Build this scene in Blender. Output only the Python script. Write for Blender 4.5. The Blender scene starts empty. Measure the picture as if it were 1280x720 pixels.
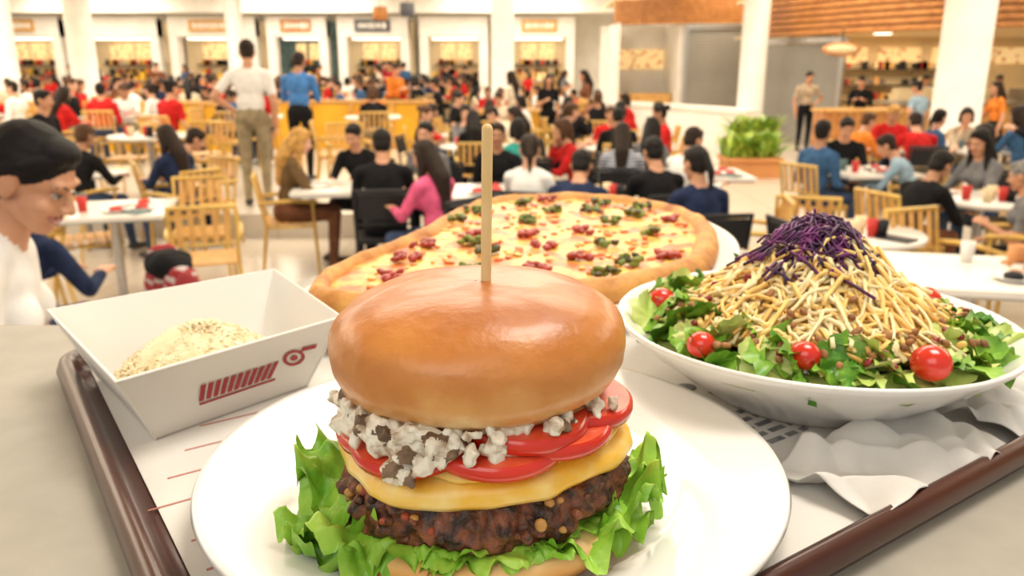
import bpy, math, random
import numpy as np
from mathutils import Vector, Matrix, Euler, noise
random.seed(7)
SC=bpy.context.scene
COL=SC.collection
V=Vector
def rad(a): return math.radians(a)

# ------------------------------------------------------------ materials
MATS={}
def mat(name,c,c2=None,scale=8,detail=3,rough=.55,metal=0,bump=0,bscale=None,coat=0,sss=0,emit=0,trans=0,lo=.35,hi=.65,kind='noise',dist=0,zramp=None,spec=.5):
    if name in MATS: return MATS[name]
    m=bpy.data.materials.new(name); m.use_nodes=True
    nt=m.node_tree; N=nt.nodes; L=nt.links
    b=N['Principled BSDF']
    tc=N.new('ShaderNodeTexCoord')
    if kind=='noise':
        n=N.new('ShaderNodeTexNoise'); n.inputs['Scale'].default_value=scale; n.inputs['Detail'].default_value=detail; n.inputs['Distortion'].default_value=dist
        out=n.outputs['Fac']
    elif kind=='voronoi':
        n=N.new('ShaderNodeTexVoronoi'); n.inputs['Scale'].default_value=scale; out=n.outputs['Distance']
    elif kind=='brick':
        n=N.new('ShaderNodeTexBrick'); n.inputs['Scale'].default_value=scale; out=n.outputs['Fac']
        n.offset=0; n.inputs['Brick Width'].default_value=1; n.inputs['Row Height'].default_value=1; n.inputs['Mortar Size'].default_value=.006
    elif kind=='wave':
        n=N.new('ShaderNodeTexWave'); n.inputs['Scale'].default_value=scale; n.inputs['Distortion'].default_value=dist; out=n.outputs['Fac']; n.bands_direction='Z'
    L.new(tc.outputs['Object'],n.inputs['Vector'])
    if zramp:
        sx=N.new('ShaderNodeSeparateXYZ'); L.new(tc.outputs['Object'],sx.inputs[0])
        mr=N.new('ShaderNodeMapRange'); mr.inputs[1].default_value=zramp[0]; mr.inputs[2].default_value=zramp[1]
        L.new(sx.outputs[2],mr.inputs[0])
        ad=N.new('ShaderNodeMath'); ad.operation='MULTIPLY_ADD'; L.new(out,ad.inputs[0]); ad.inputs[1].default_value=1.1; ad.inputs[2].default_value=-.55
        a2=N.new('ShaderNodeMath'); a2.operation='ADD'; L.new(ad.outputs[0],a2.inputs[0]); L.new(mr.outputs[0],a2.inputs[1])
        r=N.new('ShaderNodeValToRGB'); cr=r.color_ramp
        cols=zramp[2]
        cr.elements[0].position=cols[0][0]; cr.elements[0].color=(*cols[0][1],1)
        cr.elements[1].position=cols[-1][0]; cr.elements[1].color=(*cols[-1][1],1)
        for p,cc in cols[1:-1]:
            e=cr.elements.new(p); e.color=(*cc,1)
        L.new(a2.outputs[0],r.inputs[0]); L.new(r.outputs[0],b.inputs['Base Color'])
    else:
        r=N.new('ShaderNodeValToRGB'); cr=r.color_ramp
        cr.elements[0].position=lo; cr.elements[1].position=hi
        cr.elements[0].color=(*(c2 if c2 else [x*.88 for x in c]),1); cr.elements[1].color=(*c,1)
        L.new(out,r.inputs[0]); L.new(r.outputs[0],b.inputs['Base Color'])
        if emit:
            L.new(r.outputs[0],b.inputs['Emission Color']); b.inputs['Emission Strength'].default_value=emit
    b.inputs['Roughness'].default_value=rough; b.inputs['Metallic'].default_value=metal
    b.inputs['Specular IOR Level'].default_value=spec
    b.inputs['Coat Weight'].default_value=coat; b.inputs['Coat Roughness'].default_value=.15
    if sss:
        b.inputs['Subsurface Weight'].default_value=sss; b.inputs['Subsurface Scale'].default_value=.01
    if trans: b.inputs['Transmission Weight'].default_value=trans
    if bump:
        n2=N.new('ShaderNodeTexNoise'); n2.inputs['Scale'].default_value=bscale or scale*2; n2.inputs['Detail'].default_value=4
        L.new(tc.outputs['Object'],n2.inputs['Vector'])
        bp=N.new('ShaderNodeBump'); bp.inputs['Strength'].default_value=bump; bp.inputs['Distance'].default_value=.002 if (bscale or scale)>60 else .01
        L.new(n2.outputs['Fac'],bp.inputs['Height']); L.new(bp.outputs[0],b.inputs['Normal'])
    MATS[name]=m
    return m

# ------------------------------------------------------------ mesh builder
class MB:
    def __init__(s): s.v=[];s.f=[];s.m=[];s.sm=[];s.pr=[]
    def add(s,vs,fs,mi=0,smooth=True):
        o=len(s.v); s.v+= [tuple(x) for x in vs]
        for f in fs:
            s.f.append([i+o for i in f]); s.m.append(mi); s.sm.append(smooth)
    def box(s,c,d,mi=0,R=None,smooth=False):
        x,y,z=d[0]/2,d[1]/2,d[2]/2
        vs=[V((a*x,b*y,e*z)) for e in(-1,1) for b in(-1,1) for a in(-1,1)]
        if R is not None: vs=[R@q for q in vs]
        vs=[q+V(c) for q in vs]
        s.add(vs,[(0,2,3,1),(4,5,7,6),(0,1,5,4),(2,6,7,3),(0,4,6,2),(1,3,7,5)],mi,smooth)
    def ell(s,c,r,mi=0,R=None,seg=14,rings=9,tag=None,bias=0):
        c=V(c); vs=[];fs=[]
        for i in range(1,rings):
            p=math.pi*i/rings
            for j in range(seg):
                t=2*math.pi*j/seg
                q=V((r[0]*math.sin(p)*math.cos(t),r[1]*math.sin(p)*math.sin(t),r[2]*math.cos(p)))
                vs.append((R@q if R is not None else q)+c)
        q=V((0,0,r[2])); vs.append((R@q if R is not None else q)+c)
        q=V((0,0,-r[2])); vs.append((R@q if R is not None else q)+c)
        T=len(vs)-2;B=T+1
        for i in range(rings-2):
            for j in range(seg):
                a=i*seg+j;b=i*seg+(j+1)%seg
                fs.append((a,a+seg,b+seg,b))
        for j in range(seg):
            fs.append((T,j,(j+1)%seg)); k=(rings-2)*seg
            fs.append((B,k+(j+1)%seg,k+j))
        s.add(vs,fs,mi)
        if tag is not None: s.pr.append(('e',c,V(r),R,tag,bias))
    def cap(s,p0,p1,r0,r1,mi=0,seg=12,tag=None,bias=0,caps=3):
        p0=V(p0);p1=V(p1); d=p1-p0; L=d.length
        if L<1e-6: return
        d/=L
        up=V((0,0,1)) if abs(d.z)<.9 else V((1,0,0))
        a=d.cross(up).normalized(); b=d.cross(a)
        rows=[]
        for i in range(caps+1):
            t=-math.pi/2+ (math.pi/2)*i/caps
            rows.append((p0+d*(r0*math.sin(t)),max(r0*math.cos(t),1e-5)))
        for i in range(caps+1):
            t=(math.pi/2)*i/caps
            rows.append((p1+d*(r1*math.sin(t)),max(r1*math.cos(t),1e-5)))
        vs=[];fs=[]
        for c,r in rows:
            for j in range(seg):
                t=2*math.pi*j/seg
                vs.append(c+a*(r*math.cos(t))+b*(r*math.sin(t)))
        for i in range(len(rows)-1):
            for j in range(seg):
                q=i*seg+j;w=i*seg+(j+1)%seg
                fs.append((q,w,w+seg,q+seg))
        s.add(vs,fs,mi)
        if tag is not None: s.pr.append(('c',p0,p1,(r0,r1),tag,bias))
    def tube(s,pts,r,mi=0,seg=6,smooth=True,closed=False):
        pts=[V(p) for p in pts]; n=len(pts); vs=[];fs=[]
        for i,p in enumerate(pts):
            if closed: d=pts[(i+1)%n]-pts[i-1]
            else: d=pts[min(i+1,n-1)]-pts[max(i-1,0)]
            d.normalize()
            up=V((0,0,1)) if abs(d.z)<.9 else V((1,0,0))
            a=d.cross(up).normalized(); b=a.cross(d)
            rr=r[i] if isinstance(r,(list,tuple)) else r
            for j in range(seg):
                t=2*math.pi*(j+.5)/seg
                vs.append(p+a*(rr*math.cos(t))+b*(rr*math.sin(t)))
        for i in range(n if closed else n-1):
            for j in range(seg):
                q=i*seg+j;w=i*seg+(j+1)%seg;k=((i+1)%n)*seg
                fs.append((q,w,k+(j+1)%seg,k+j))
        if not closed:
            fs.append(tuple(range(seg))[::-1]); fs.append(tuple(range((n-1)*seg,n*seg)))
        s.add(vs,fs,mi,smooth)
    def lathe(s,prof,mi=0,seg=64,c=(0,0,0),fn=None,R=None,smooth=True):
        c=V(c); vs=[];fs=[]
        for r,z in prof:
            for j in range(seg):
                t=2*math.pi*j/seg
                q=V((r*math.cos(t),r*math.sin(t),z))
                if fn: q=fn(q,t)
                if R is not None: q=R@q
                vs.append(q+c)
        for i in range(len(prof)-1):
            for j in range(seg):
                a=i*seg+j;b=i*seg+(j+1)%seg
                fs.append((a,b,b+seg,a+seg))
        s.add(vs,fs,mi,smooth)
    def prism(s,poly,z0,z1,mi=0,smooth=False):
        n=len(poly)
        vs=[(x,y,z0) for x,y in poly]+[(x,y,z1) for x,y in poly]
        fs=[tuple(range(n))[::-1],tuple(range(n,2*n))]+[(i,(i+1)%n,n+(i+1)%n,n+i) for i in range(n)]
        s.add(vs,fs,mi,smooth)
    def mesh(s,name,mats):
        me=bpy.data.meshes.new(name); me.from_pydata(s.v,[],s.f)
        for m in mats: me.materials.append(m)
        me.polygons.foreach_set('material_index',s.m); me.polygons.foreach_set('use_smooth',s.sm)
        me.update(); return me
    def obj(s,name,mats,parent=None,loc=(0,0,0),rot=(0,0,0)):
        o=bpy.data.objects.new(name,s.mesh(name,mats)); COL.objects.link(o)
        o.location=loc;o.rotation_euler=rot
        if parent: o.parent=parent
        return o
def empty(name,loc=(0,0,0),rz=0,parent=None):
    e=bpy.data.objects.new(name,None); COL.objects.link(e); e.location=loc; e.rotation_euler=(0,0,rz); e.empty_display_size=.1
    if parent: e.parent=parent
    return e
def inst(me,name,loc,rz=0,s=1,parent=None):
    o=bpy.data.objects.new(name,me); COL.objects.link(o); o.location=loc;o.rotation_euler=(0,0,rz);o.scale=(s,s,s)
    if parent:o.parent=parent
    return o

# ------------------------------------------------------------ palette
M_white=mat('white_paint',(.90,.87,.81),scale=2,rough=.5)
M_floor=mat('floor_tile',(.80,.74,.66),(.62,.56,.48),kind='brick',scale=1.2,rough=.22,lo=.0,hi=1.0)
r=[n for n in M_floor.node_tree.nodes if n.type=='VALTORGB'][0]
r.color_ramp.elements[0].color=(.68,.61,.52,1); r.color_ramp.elements[1].color=(.46,.40,.32,1)
M_ceil=mat('ceiling_paint',(.88,.78,.61),scale=1,rough=.8)
M_wood=mat('honey_wood',(.64,.28,.08),(.42,.155,.04),scale=3,dist=2,rough=.4)
M_woodl=mat('light_wood',(.74,.43,.14),(.58,.30,.08),scale=4,dist=2,rough=.4)
M_gold=mat('chair_tan',(.72,.47,.11),(.52,.31,.07),scale=6,rough=.35)
M_dark=mat('dark_plastic',(.015,.015,.018),scale=5,rough=.55,spec=.3)
M_metal=mat('brushed_metal',(.5,.5,.5),scale=20,rough=.3,metal=.9)
M_grey=mat('shutter_grey',(.38,.36,.32),(.30,.29,.26),scale=1,rough=.5)
M_yel=mat('barrier_yellow',(.85,.47,.03),(.72,.37,.02),scale=2,rough=.4)
M_red=mat('sign_red',(.6,.03,.02),scale=3)
M_cream=mat('cream_wall',(.88,.71,.44),scale=1,rough=.6)
M_glow=mat('warm_light_panel',(1,.93,.8),(1,.9,.75),scale=1,emit=3.0)
M_menu=mat('menu_board',(.95,.68,.32),(.38,.15,.05),kind='voronoi',scale=6,emit=.5,lo=.1,hi=.5)
M_teal=mat('teal_display',(.12,.22,.22),(.05,.08,.08),scale=6,lo=.3,hi=.7)
M_leaf=mat('plant_leaf',(.46,.60,.08),(.14,.32,.03),scale=5,rough=.4)
M_terra=mat('terracotta',(.66,.29,.10),scale=3)
M_ttop=mat('table_top_white',(.85,.82,.77),scale=3,rough=.25)

# ------------------------------------------------------------ hall shell
b=MB(); b.box((-2,16,-.05),(40,34,.1)); b.obj('floor',[M_floor])
b=MB(); b.box((-9.0,20.2,.125),(15.4,23.6,.25)); b.obj('raised_dining_floor',[M_floor])
b=MB(); b.box((0,-1.2,.25),(8,5.6,.5)); b.obj('terrace_floor',[M_floor])
b=MB(); b.box((-2,16,4.55),(40,34,.1))
for i in range(-8,9): b.box((-2+i*2.3,16,4.46),(.12,34,.1))
b.obj('ceiling',[M_ceil])
b=MB(); b.box((-2,33.1,2.3),(40,.2,4.6)); b.obj('wall_back',[M_white])
b=MB(); b.box((-22.1,16,2.3),(.2,34,4.6)); b.obj('wall_left',[M_white])
b=MB(); b.box((18.1,16,2.3),(.2,34,4.6)); b.obj('wall_right',[M_cream])
b=MB(); b.box((-8,30.6,4.1),(28,.3,.8)); b.box((-8,30.4,3.68),(28,.5,.06)); b.obj('trim_1',[M_white])

def column(x,y,z0=0,r=.29):
    m=MB(); m.lathe([(r*1.25,z0),(r*1.25,z0+.12),(r,z0+.16),(r,4.38),(r*1.2,4.42),(r*1.2,4.5)],seg=32)
    m.obj('white_column',[M_white],loc=(x,y,0))
column(-.26,23.4,r=.32); column(5.6,19.3,r=.3); column(6.62,12.2,r=.34)
column(-8.6,26,.25,r=.26); column(-11.6,22.5,.25,r=.34); column(-14.6,24,.25,.3)

def shop(x0,x1,y=31,z0=.25,style=0,sign=None):
    w=x1-x0; e=empty('shopfront',((x0+x1)/2,y,z0))
    m=MB(); 
    m.box((-w/2+.15,0,1.6),(.3,.5,3.2),0); m.box((w/2-.15,0,1.6),(.3,.5,3.2),0)
    m.box((0,0,2.95),(w,.55,.7),0); m.box((0,1.4,1.6),(w,.1,3.2),[1,1,1,2][style%4]); m.obj('frame',[M_white,M_cream,M_teal],e)
    m=MB(); m.box((0,.1,.5),(w-.7,.6,1.0),0); m.box((0,.05,1.02),(w-.6,.75,.05),1)
    for k in range(int(w*3)):
        x=-w/2+.5+k*(w-1)/(w*3); h=random.uniform(.08,.3)
        m.box((x,.1,1.05+h/2),(.14,.2,h),random.choice([2,3,4,0]))
    m.obj('counter',[random.choice([M_wood,M_dark,M_red,M_woodl]),M_metal,M_red,M_menu,M_yel],e)
    m=MB()
    n=max(2,int(w/1.1))
    for k in range(n):
        m.box((-w/2+.6+(k+.5)*(w-1.2)/n,1.3,2.1),((w-1.2)/n-.12,.06,.6),0)
    m.box((0,.7,2.55),(w-.8,.5,.05),1)
    for zz in(.9,1.25,1.6):
        m.box((0,1.22,zz),(w-.8,.22,.03),2)
        for k in range(int(w*5)):
            m.box((-w/2+.5+random.random()*(w-1),1.2,zz+.1),(.14,.12,.2),random.choice([2,3,4,5]))
    m.obj('menu_boards',[M_menu,M_glow,M_dark,M_red,M_yel,M_woodl],e)
    if sign is not None:
        m=MB(); sw=w*.5
        m.box((0,-.32,2.98),(sw,.06,.42),0)
        k=-sw/2+.15
        while k<sw/2-.15:
            lw=random.uniform(.07,.15); m.box((k+lw/2,-.36,2.98),(lw,.02,random.uniform(.14,.22)),1); k+=lw+.05
        m.obj('sign',[sign,M_white],e)
xs=[(-20,-16.6),(-16.2,-13),(-12.6,-9.4),(-9.0,-6.8),(-6.4,-3.8),(-3.4,-.9),(-.3,2.3)]
M_sg=mat('sign_slate',(.10,.11,.13),scale=3)
sg=[M_woodl,None,M_woodl,M_wood,M_sg,None,M_woodl]
for i,(a,c) in enumerate(xs): shop(a,c,style=i,sign=sg[i])

def hang(x,y,z,mm):
    e=MB(); e.cap((0,0,0),(0,0,4.5-z),.01,.01,1,6); 
    e.lathe([(.01,.14),(.2,.14),(.22,.08),(.22,-.2),(.18,-.24),(.01,-.24)],0,24); e.obj('pendant_lamp',[mm,M_dark],loc=(x,y,z))
hang(-3.9,25,3.35,M_wood); hang(-3.1,25,3.45,M_sg)

# right hand kiosks -------------------------------------------------
def slat_canopy(name,pts,z0,z1,n=6,depth=.12):
    e=empty(name)
    m=MB()
    for k in range(n):
        z=z0+(z1-z0)*(k+.5)/n; h=(z1-z0)/n*.62
        for i in range(len(pts)-1):
            p=V((*pts[i],z)); q=V((*pts[i+1],z)); d=q-p
            R=Matrix.Rotation(math.atan2(d.y,d.x),3,'Z')
            m.box((p+q)/2,(d.length+.02,depth,h),0,R)
    for i in range(len(pts)-1):
        p=V((*pts[i],(z0+z1)/2)); q=V((*pts[i+1],(z0+z1)/2)); d=q-p
        R=Matrix.Rotation(math.atan2(d.y,d.x),3,'Z'); nn=R@V((0,.09,0))
        m.box((p+q)/2+nn,(d.length+.05,.05,z1-z0),1,R)
    m.obj('slats',[M_wood,M_woodl],e)
    return e
slat_canopy('wooden_canopy',[(3.0,24.6),(4.6,23.9),(6.8,23.6)],2.95,3.65)
arc=[(6.1+6.6*t, 20.2-5.0*math.sin(math.pi*min(1,t*1.02))) for t in [i/12 for i in range(13)]]
slat_canopy('wooden_canopy',arc,2.45,3.4,7)
m=MB(); m.prism([(3.0,24.7),(4.6,24.0),(6.8,23.7),(6.8,28),(3,28)],3.65,3.72); m.obj('canopy_roof',[M_cream])
m=MB(); m.prism([(a,c+.15) for a,c in arc]+[(13,23),(6.1,23)],3.4,3.46); m.prism([(a,c+.2) for a,c in arc]+[(13,23),(6.1,23)],2.5,2.54); m.obj('canopy_soffit',[M_cream])

def shutter(x0,y0,x1,y1,h):
    m=MB(); d=V((x1-x0,y1-y0,0)); L=d.length; n=int(h/.09)
    for k in range(n): 
        m.box((L/2,.0,(k+.5)*.09),(L-.12,.03,.07),0); m.box((L/2,.02,(k+1)*.09),(L-.12,.03,.03),1)
    m.box((.04,0,h/2),(.1,.1,h),2); m.box((L-.04,0,h/2),(.1,.1,h),2); m.box((L/2,0,h+.05),(L,.14,.12),2)
    m.obj('roller_shutter',[M_grey,mat('shutter_dark',(.24,.23,.22)),M_metal],loc=(x0,y0,0),rot=(0,0,math.atan2(d.y,d.x)))
shutter(4.95,23.9,6.75,23.7,2.8)
shutter(5.95,20.3,7.35,18.4,2.3)
m=MB(); m.box((4.0,26.4,1.5),(2.4,.1,3),0); m.box((3.1,25.4,1.5),(.12,2,3),0); m.box((4.9,25.2,1.5),(.12,2.4,3),0)
m.box((4,25.1,.5),(1.6,.5,1.0),1); m.box((4,26.3,2),(1.6,.05,.6),2); m.obj('shopfront',[M_white,M_woodl,M_menu])
# kitchen kiosk
e=empty('kitchen_kiosk')
m=MB(); m.box((10.4,21.6,1.25),(6.6,.12,2.5),0); m.box((7.3,20.2,1.25),(.12,2.7,2.5),0)
for x in (8.6,10.0,11.4,12.8): m.box((x,21.5,2.05),(1.1,.05,.4),1)
for z in(.9,1.3,1.7):
    m.box((9.8,21.3,z),(4.6,.35,.04),2)
    for k in range(30): m.box((7.7+random.random()*4.4,21.25,z+.1),(.12,.15,random.uniform(.1,.24)),random.choice([2,3,4,5,0]))
m.obj('back_wall',[M_cream,M_menu,M_dark,M_red,M_metal,M_woodl],e)
m=MB(); m.box((10.3,17.6,.5),(4.6,.7,1.0),0); m.box((10.3,17.55,1.03),(4.8,.85,.06),1)
for k in range(9): m.box((8.3+k*.5,17.5,1.2),(.3,.35,.26),random.choice([1,2,3]))
m.box((9.4,17.6,1.3),(.03,.5,.5),1); m.obj('service_counter',[M_woodl,M_metal,M_dark,M_cream],e)
m=MB(); m.ell((0,0,0),(.42,.05,.14),0,seg=28); m.ell((0,-.03,0),(.34,.05,.09),1,seg=28); m.cap((0,0,.14),(0,0,.4),.015,.015,2)
m.obj('hanging_sign',[M_terra,M_cream,M_dark],e,loc=(6.95,17.6,2.12))
for x in (8.4,10.2,12): 
    m=MB(); m.lathe([(.001,.06),(.16,.05),(.2,0),(.001,-.01)],seg=20); m.obj('downlight',[M_glow],e,loc=(x,19,2.48))
m=MB(); m.box((6.9,16.4,.45),(1.5,.55,.9),0); m.box((6.9,16.4,.93),(1.6,.65,.06),1)
for k in range(10): m.box((6.2+k*.155,16.11,.45),(.02,.03,.86),1)
m.obj('wooden_counter',[M_wood,M_woodl])
m=MB()
for k in range(3): 
    m.box((12.4,13.6,.5+k*.5),(2.6,.4,.04),0)
    for j in range(14): m.box((11.2+j*.18,13.6,.62+k*.5),(.12,.2,.2),random.choice([1,2,3]))
m.box((12.4,13.85,1.1),(2.8,.05,2.2),0); m.obj('display_shelf',[M_cream,M_wood,M_dark,M_red])
# curved low wall
pts=[(2.3+2.4*t, 20.5-4.2*t**1.6) for t in [i/14 for i in range(15)]]
m=MB(); m.prism([(x,y) for x,y in pts]+[(x+.3,y+.35) for x,y in reversed(pts)],0,.85); m.prism([(x-.05,y-.05) for x,y in pts]+[(x+.35,y+.4) for x,y in reversed(pts)],.85,.93)
m.obj('curved_low_wall',[M_white])
# planter
def planter(x,y,w=1.3,h=.45,n=230,hh=.75):
    e=empty('leafy_planter',(x,y,0))
    m=MB(); m.box((0,0,h/2),(w,.6,h),0); m.box((0,0,h),(w+.08,.68,.06),0); m.obj('trough',[M_terra],e)
    m=MB()
    for k in range(n):
        bx=random.uniform(-w/2,w/2); by=random.uniform(-.25,.25); a=random.random()*6.28; ln=random.uniform(.3,hh); ou=random.uniform(.1,.45)
        d=V((math.cos(a),math.sin(a),0)); s_=V((-math.sin(a),math.cos(a),0)); P=[];wd=.045
        for i in range(5):
            t=i/4; c=V((bx,by,h-.02))+d*(ou*t*t)+V((0,0,ln*(t-.35*t*t))); ww=wd*math.sin(math.pi*(.12+.85*t))
            P+= [c-s_*ww,c+s_*ww]
        m.add(P,[(2*i,2*i+1,2*i+3,2*i+2) for i in range(4)],0)
    m.obj('leaves',[M_leaf],e)
planter(3.95,13.4,.85,.3); planter(4.5,15.2,.8)
# yellow barriers
def barrier(x0,x1,y,z0):
    m=MB(); w=x1-x0; m.box((0,0,.42),(w,.12,.84),0); m.box((0,0,.88),(w+.05,.2,.06),1)
    k=-w/2
    while k<=w/2+.01: m.box((k,-.02,.45),(.06,.18,.9),1); k+=w/4
    m.obj('yellow_barrier',[M_yel,M_woodl],loc=((x0+x1)/2,y,z0))
barrier(-7.6,-5.0,15,.25); barrier(-4.6,-1.5,15.6,.25); barrier(-1.0,.6,17,0)
barrier(-11.6,-8.4,15,.25)

# ------------------------------------------------------------ people
SK=[mat('skin_light',(.62,.32,.19),(.52,.25,.14),scale=9,rough=.5,sss=.05),mat('skin_tan',(.44,.22,.12),(.36,.17,.09),scale=9,rough=.5),mat('skin_fair',(.70,.40,.27),(.62,.33,.21),scale=9,rough=.5,sss=.05)]
def cloth(n,c): return mat('cloth_'+n,c,[x*(.9 if min(c)>.5 else .65) for x in c],scale=14,rough=.9,bump=.3,bscale=18,spec=.2)
C={n:cloth(n,c) for n,c in dict(white=(.85,.84,.82),blue=(.07,.22,.55),navy=(.018,.03,.08),black=(.010,.010,.012),red=(.62,.02,.02),pink=(.80,.13,.28),olive=(.15,.09,.04),grey=(.20,.20,.21),teal=(.05,.42,.38),denim=(.05,.13,.28),lightblue=(.36,.52,.66),beige=(.58,.46,.33),orange=(.85,.26,.04),brown=(.20,.08,.04),cream=(.80,.70,.54),jeans=(.05,.08,.16),khaki=(.36,.29,.18),yellow=(.8,.5,.06)).items()}
C['stripe']=mat('cloth_stripe',(.6,.62,.66),(.05,.08,.17),kind='wave',scale=9,lo=.45,hi=.55,rough=.85)
H={n:mat('hair_'+n,c,[x*.4 for x in c],scale=30,rough=.6,bump=.6,bscale=50,dist=1,spec=.25) for n,c in dict(black=(.012,.009,.008),dark=(.03,.016,.010),brown=(.11,.05,.022),blonde=(.68,.37,.10),grey=(.3,.29,.28)).items()}
H['sleek']=mat('hair_sleek_black',(.008,.006,.006),(.004,.003,.003),scale=12,rough=.6,bump=.25,bscale=90,spec=.2)
M_eye=mat('eye_white',(.8,.76,.72),scale=5,rough=.2); M_iris=mat('eye_dark',(.02,.012,.008),scale=5,rough=.3); M_lip=mat('lips',(.50,.14,.12),scale=30,rough=.35); M_shoe=mat('shoe',(.05,.045,.045),scale=5); M_teeth=mat('teeth',(.9,.88,.84),scale=5,rough=.2)

def remesh(mb,vox,sm):
    me=mb.mesh('tmp',[]); o=bpy.data.objects.new('tmp',me); COL.objects.link(o)
    md=o.modifiers.new('r','REMESH'); md.mode='VOXEL'; md.voxel_size=vox; md.use_smooth_shade=True
    if sm: s2=o.modifiers.new('s','SMOOTH'); s2.factor=.5; s2.iterations=sm
    dg=bpy.context.evaluated_depsgraph_get(); dg.update()
    r=bpy.data.meshes.new_from_object(o.evaluated_get(dg))
    nv=len(r.vertices); co=np.zeros(nv*3); r.vertices.foreach_get('co',co); co=co.reshape(-1,3)
    faces=[tuple(p.vertices) for p in r.polygons]
    cen=np.array([co[list(f)].mean(0) for f in faces])
    best=np.full(len(cen),1e9); tag=np.zeros(len(cen),int)
    for p in mb.pr:
        if p[0]=='c':
            a=np.array(p[1]);d=np.array(p[2])-a; t=np.clip(((cen-a)@d)/max(d@d,1e-9),0,1)
            ds=np.linalg.norm(cen-(a+t[:,None]*d),axis=1)-(p[3][0]+(p[3][1]-p[3][0])*t)
        else:
            q=cen-np.array(p[1])
            if p[3] is not None: q=q@np.array(p[3])
            rr=np.array(p[2]); k0=np.linalg.norm(q/rr,axis=1); k1=np.linalg.norm(q/rr**2,axis=1)+1e-9
            ds=k0*(k0-1)/k1
        ds=ds-p[5]; k=ds<best; best[k]=ds[k]; tag[k]=p[4]
    bpy.data.objects.remove(o); bpy.data.meshes.remove(me); bpy.data.meshes.remove(r)
    return [tuple(c) for c in co],faces,tag.tolist()

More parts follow.
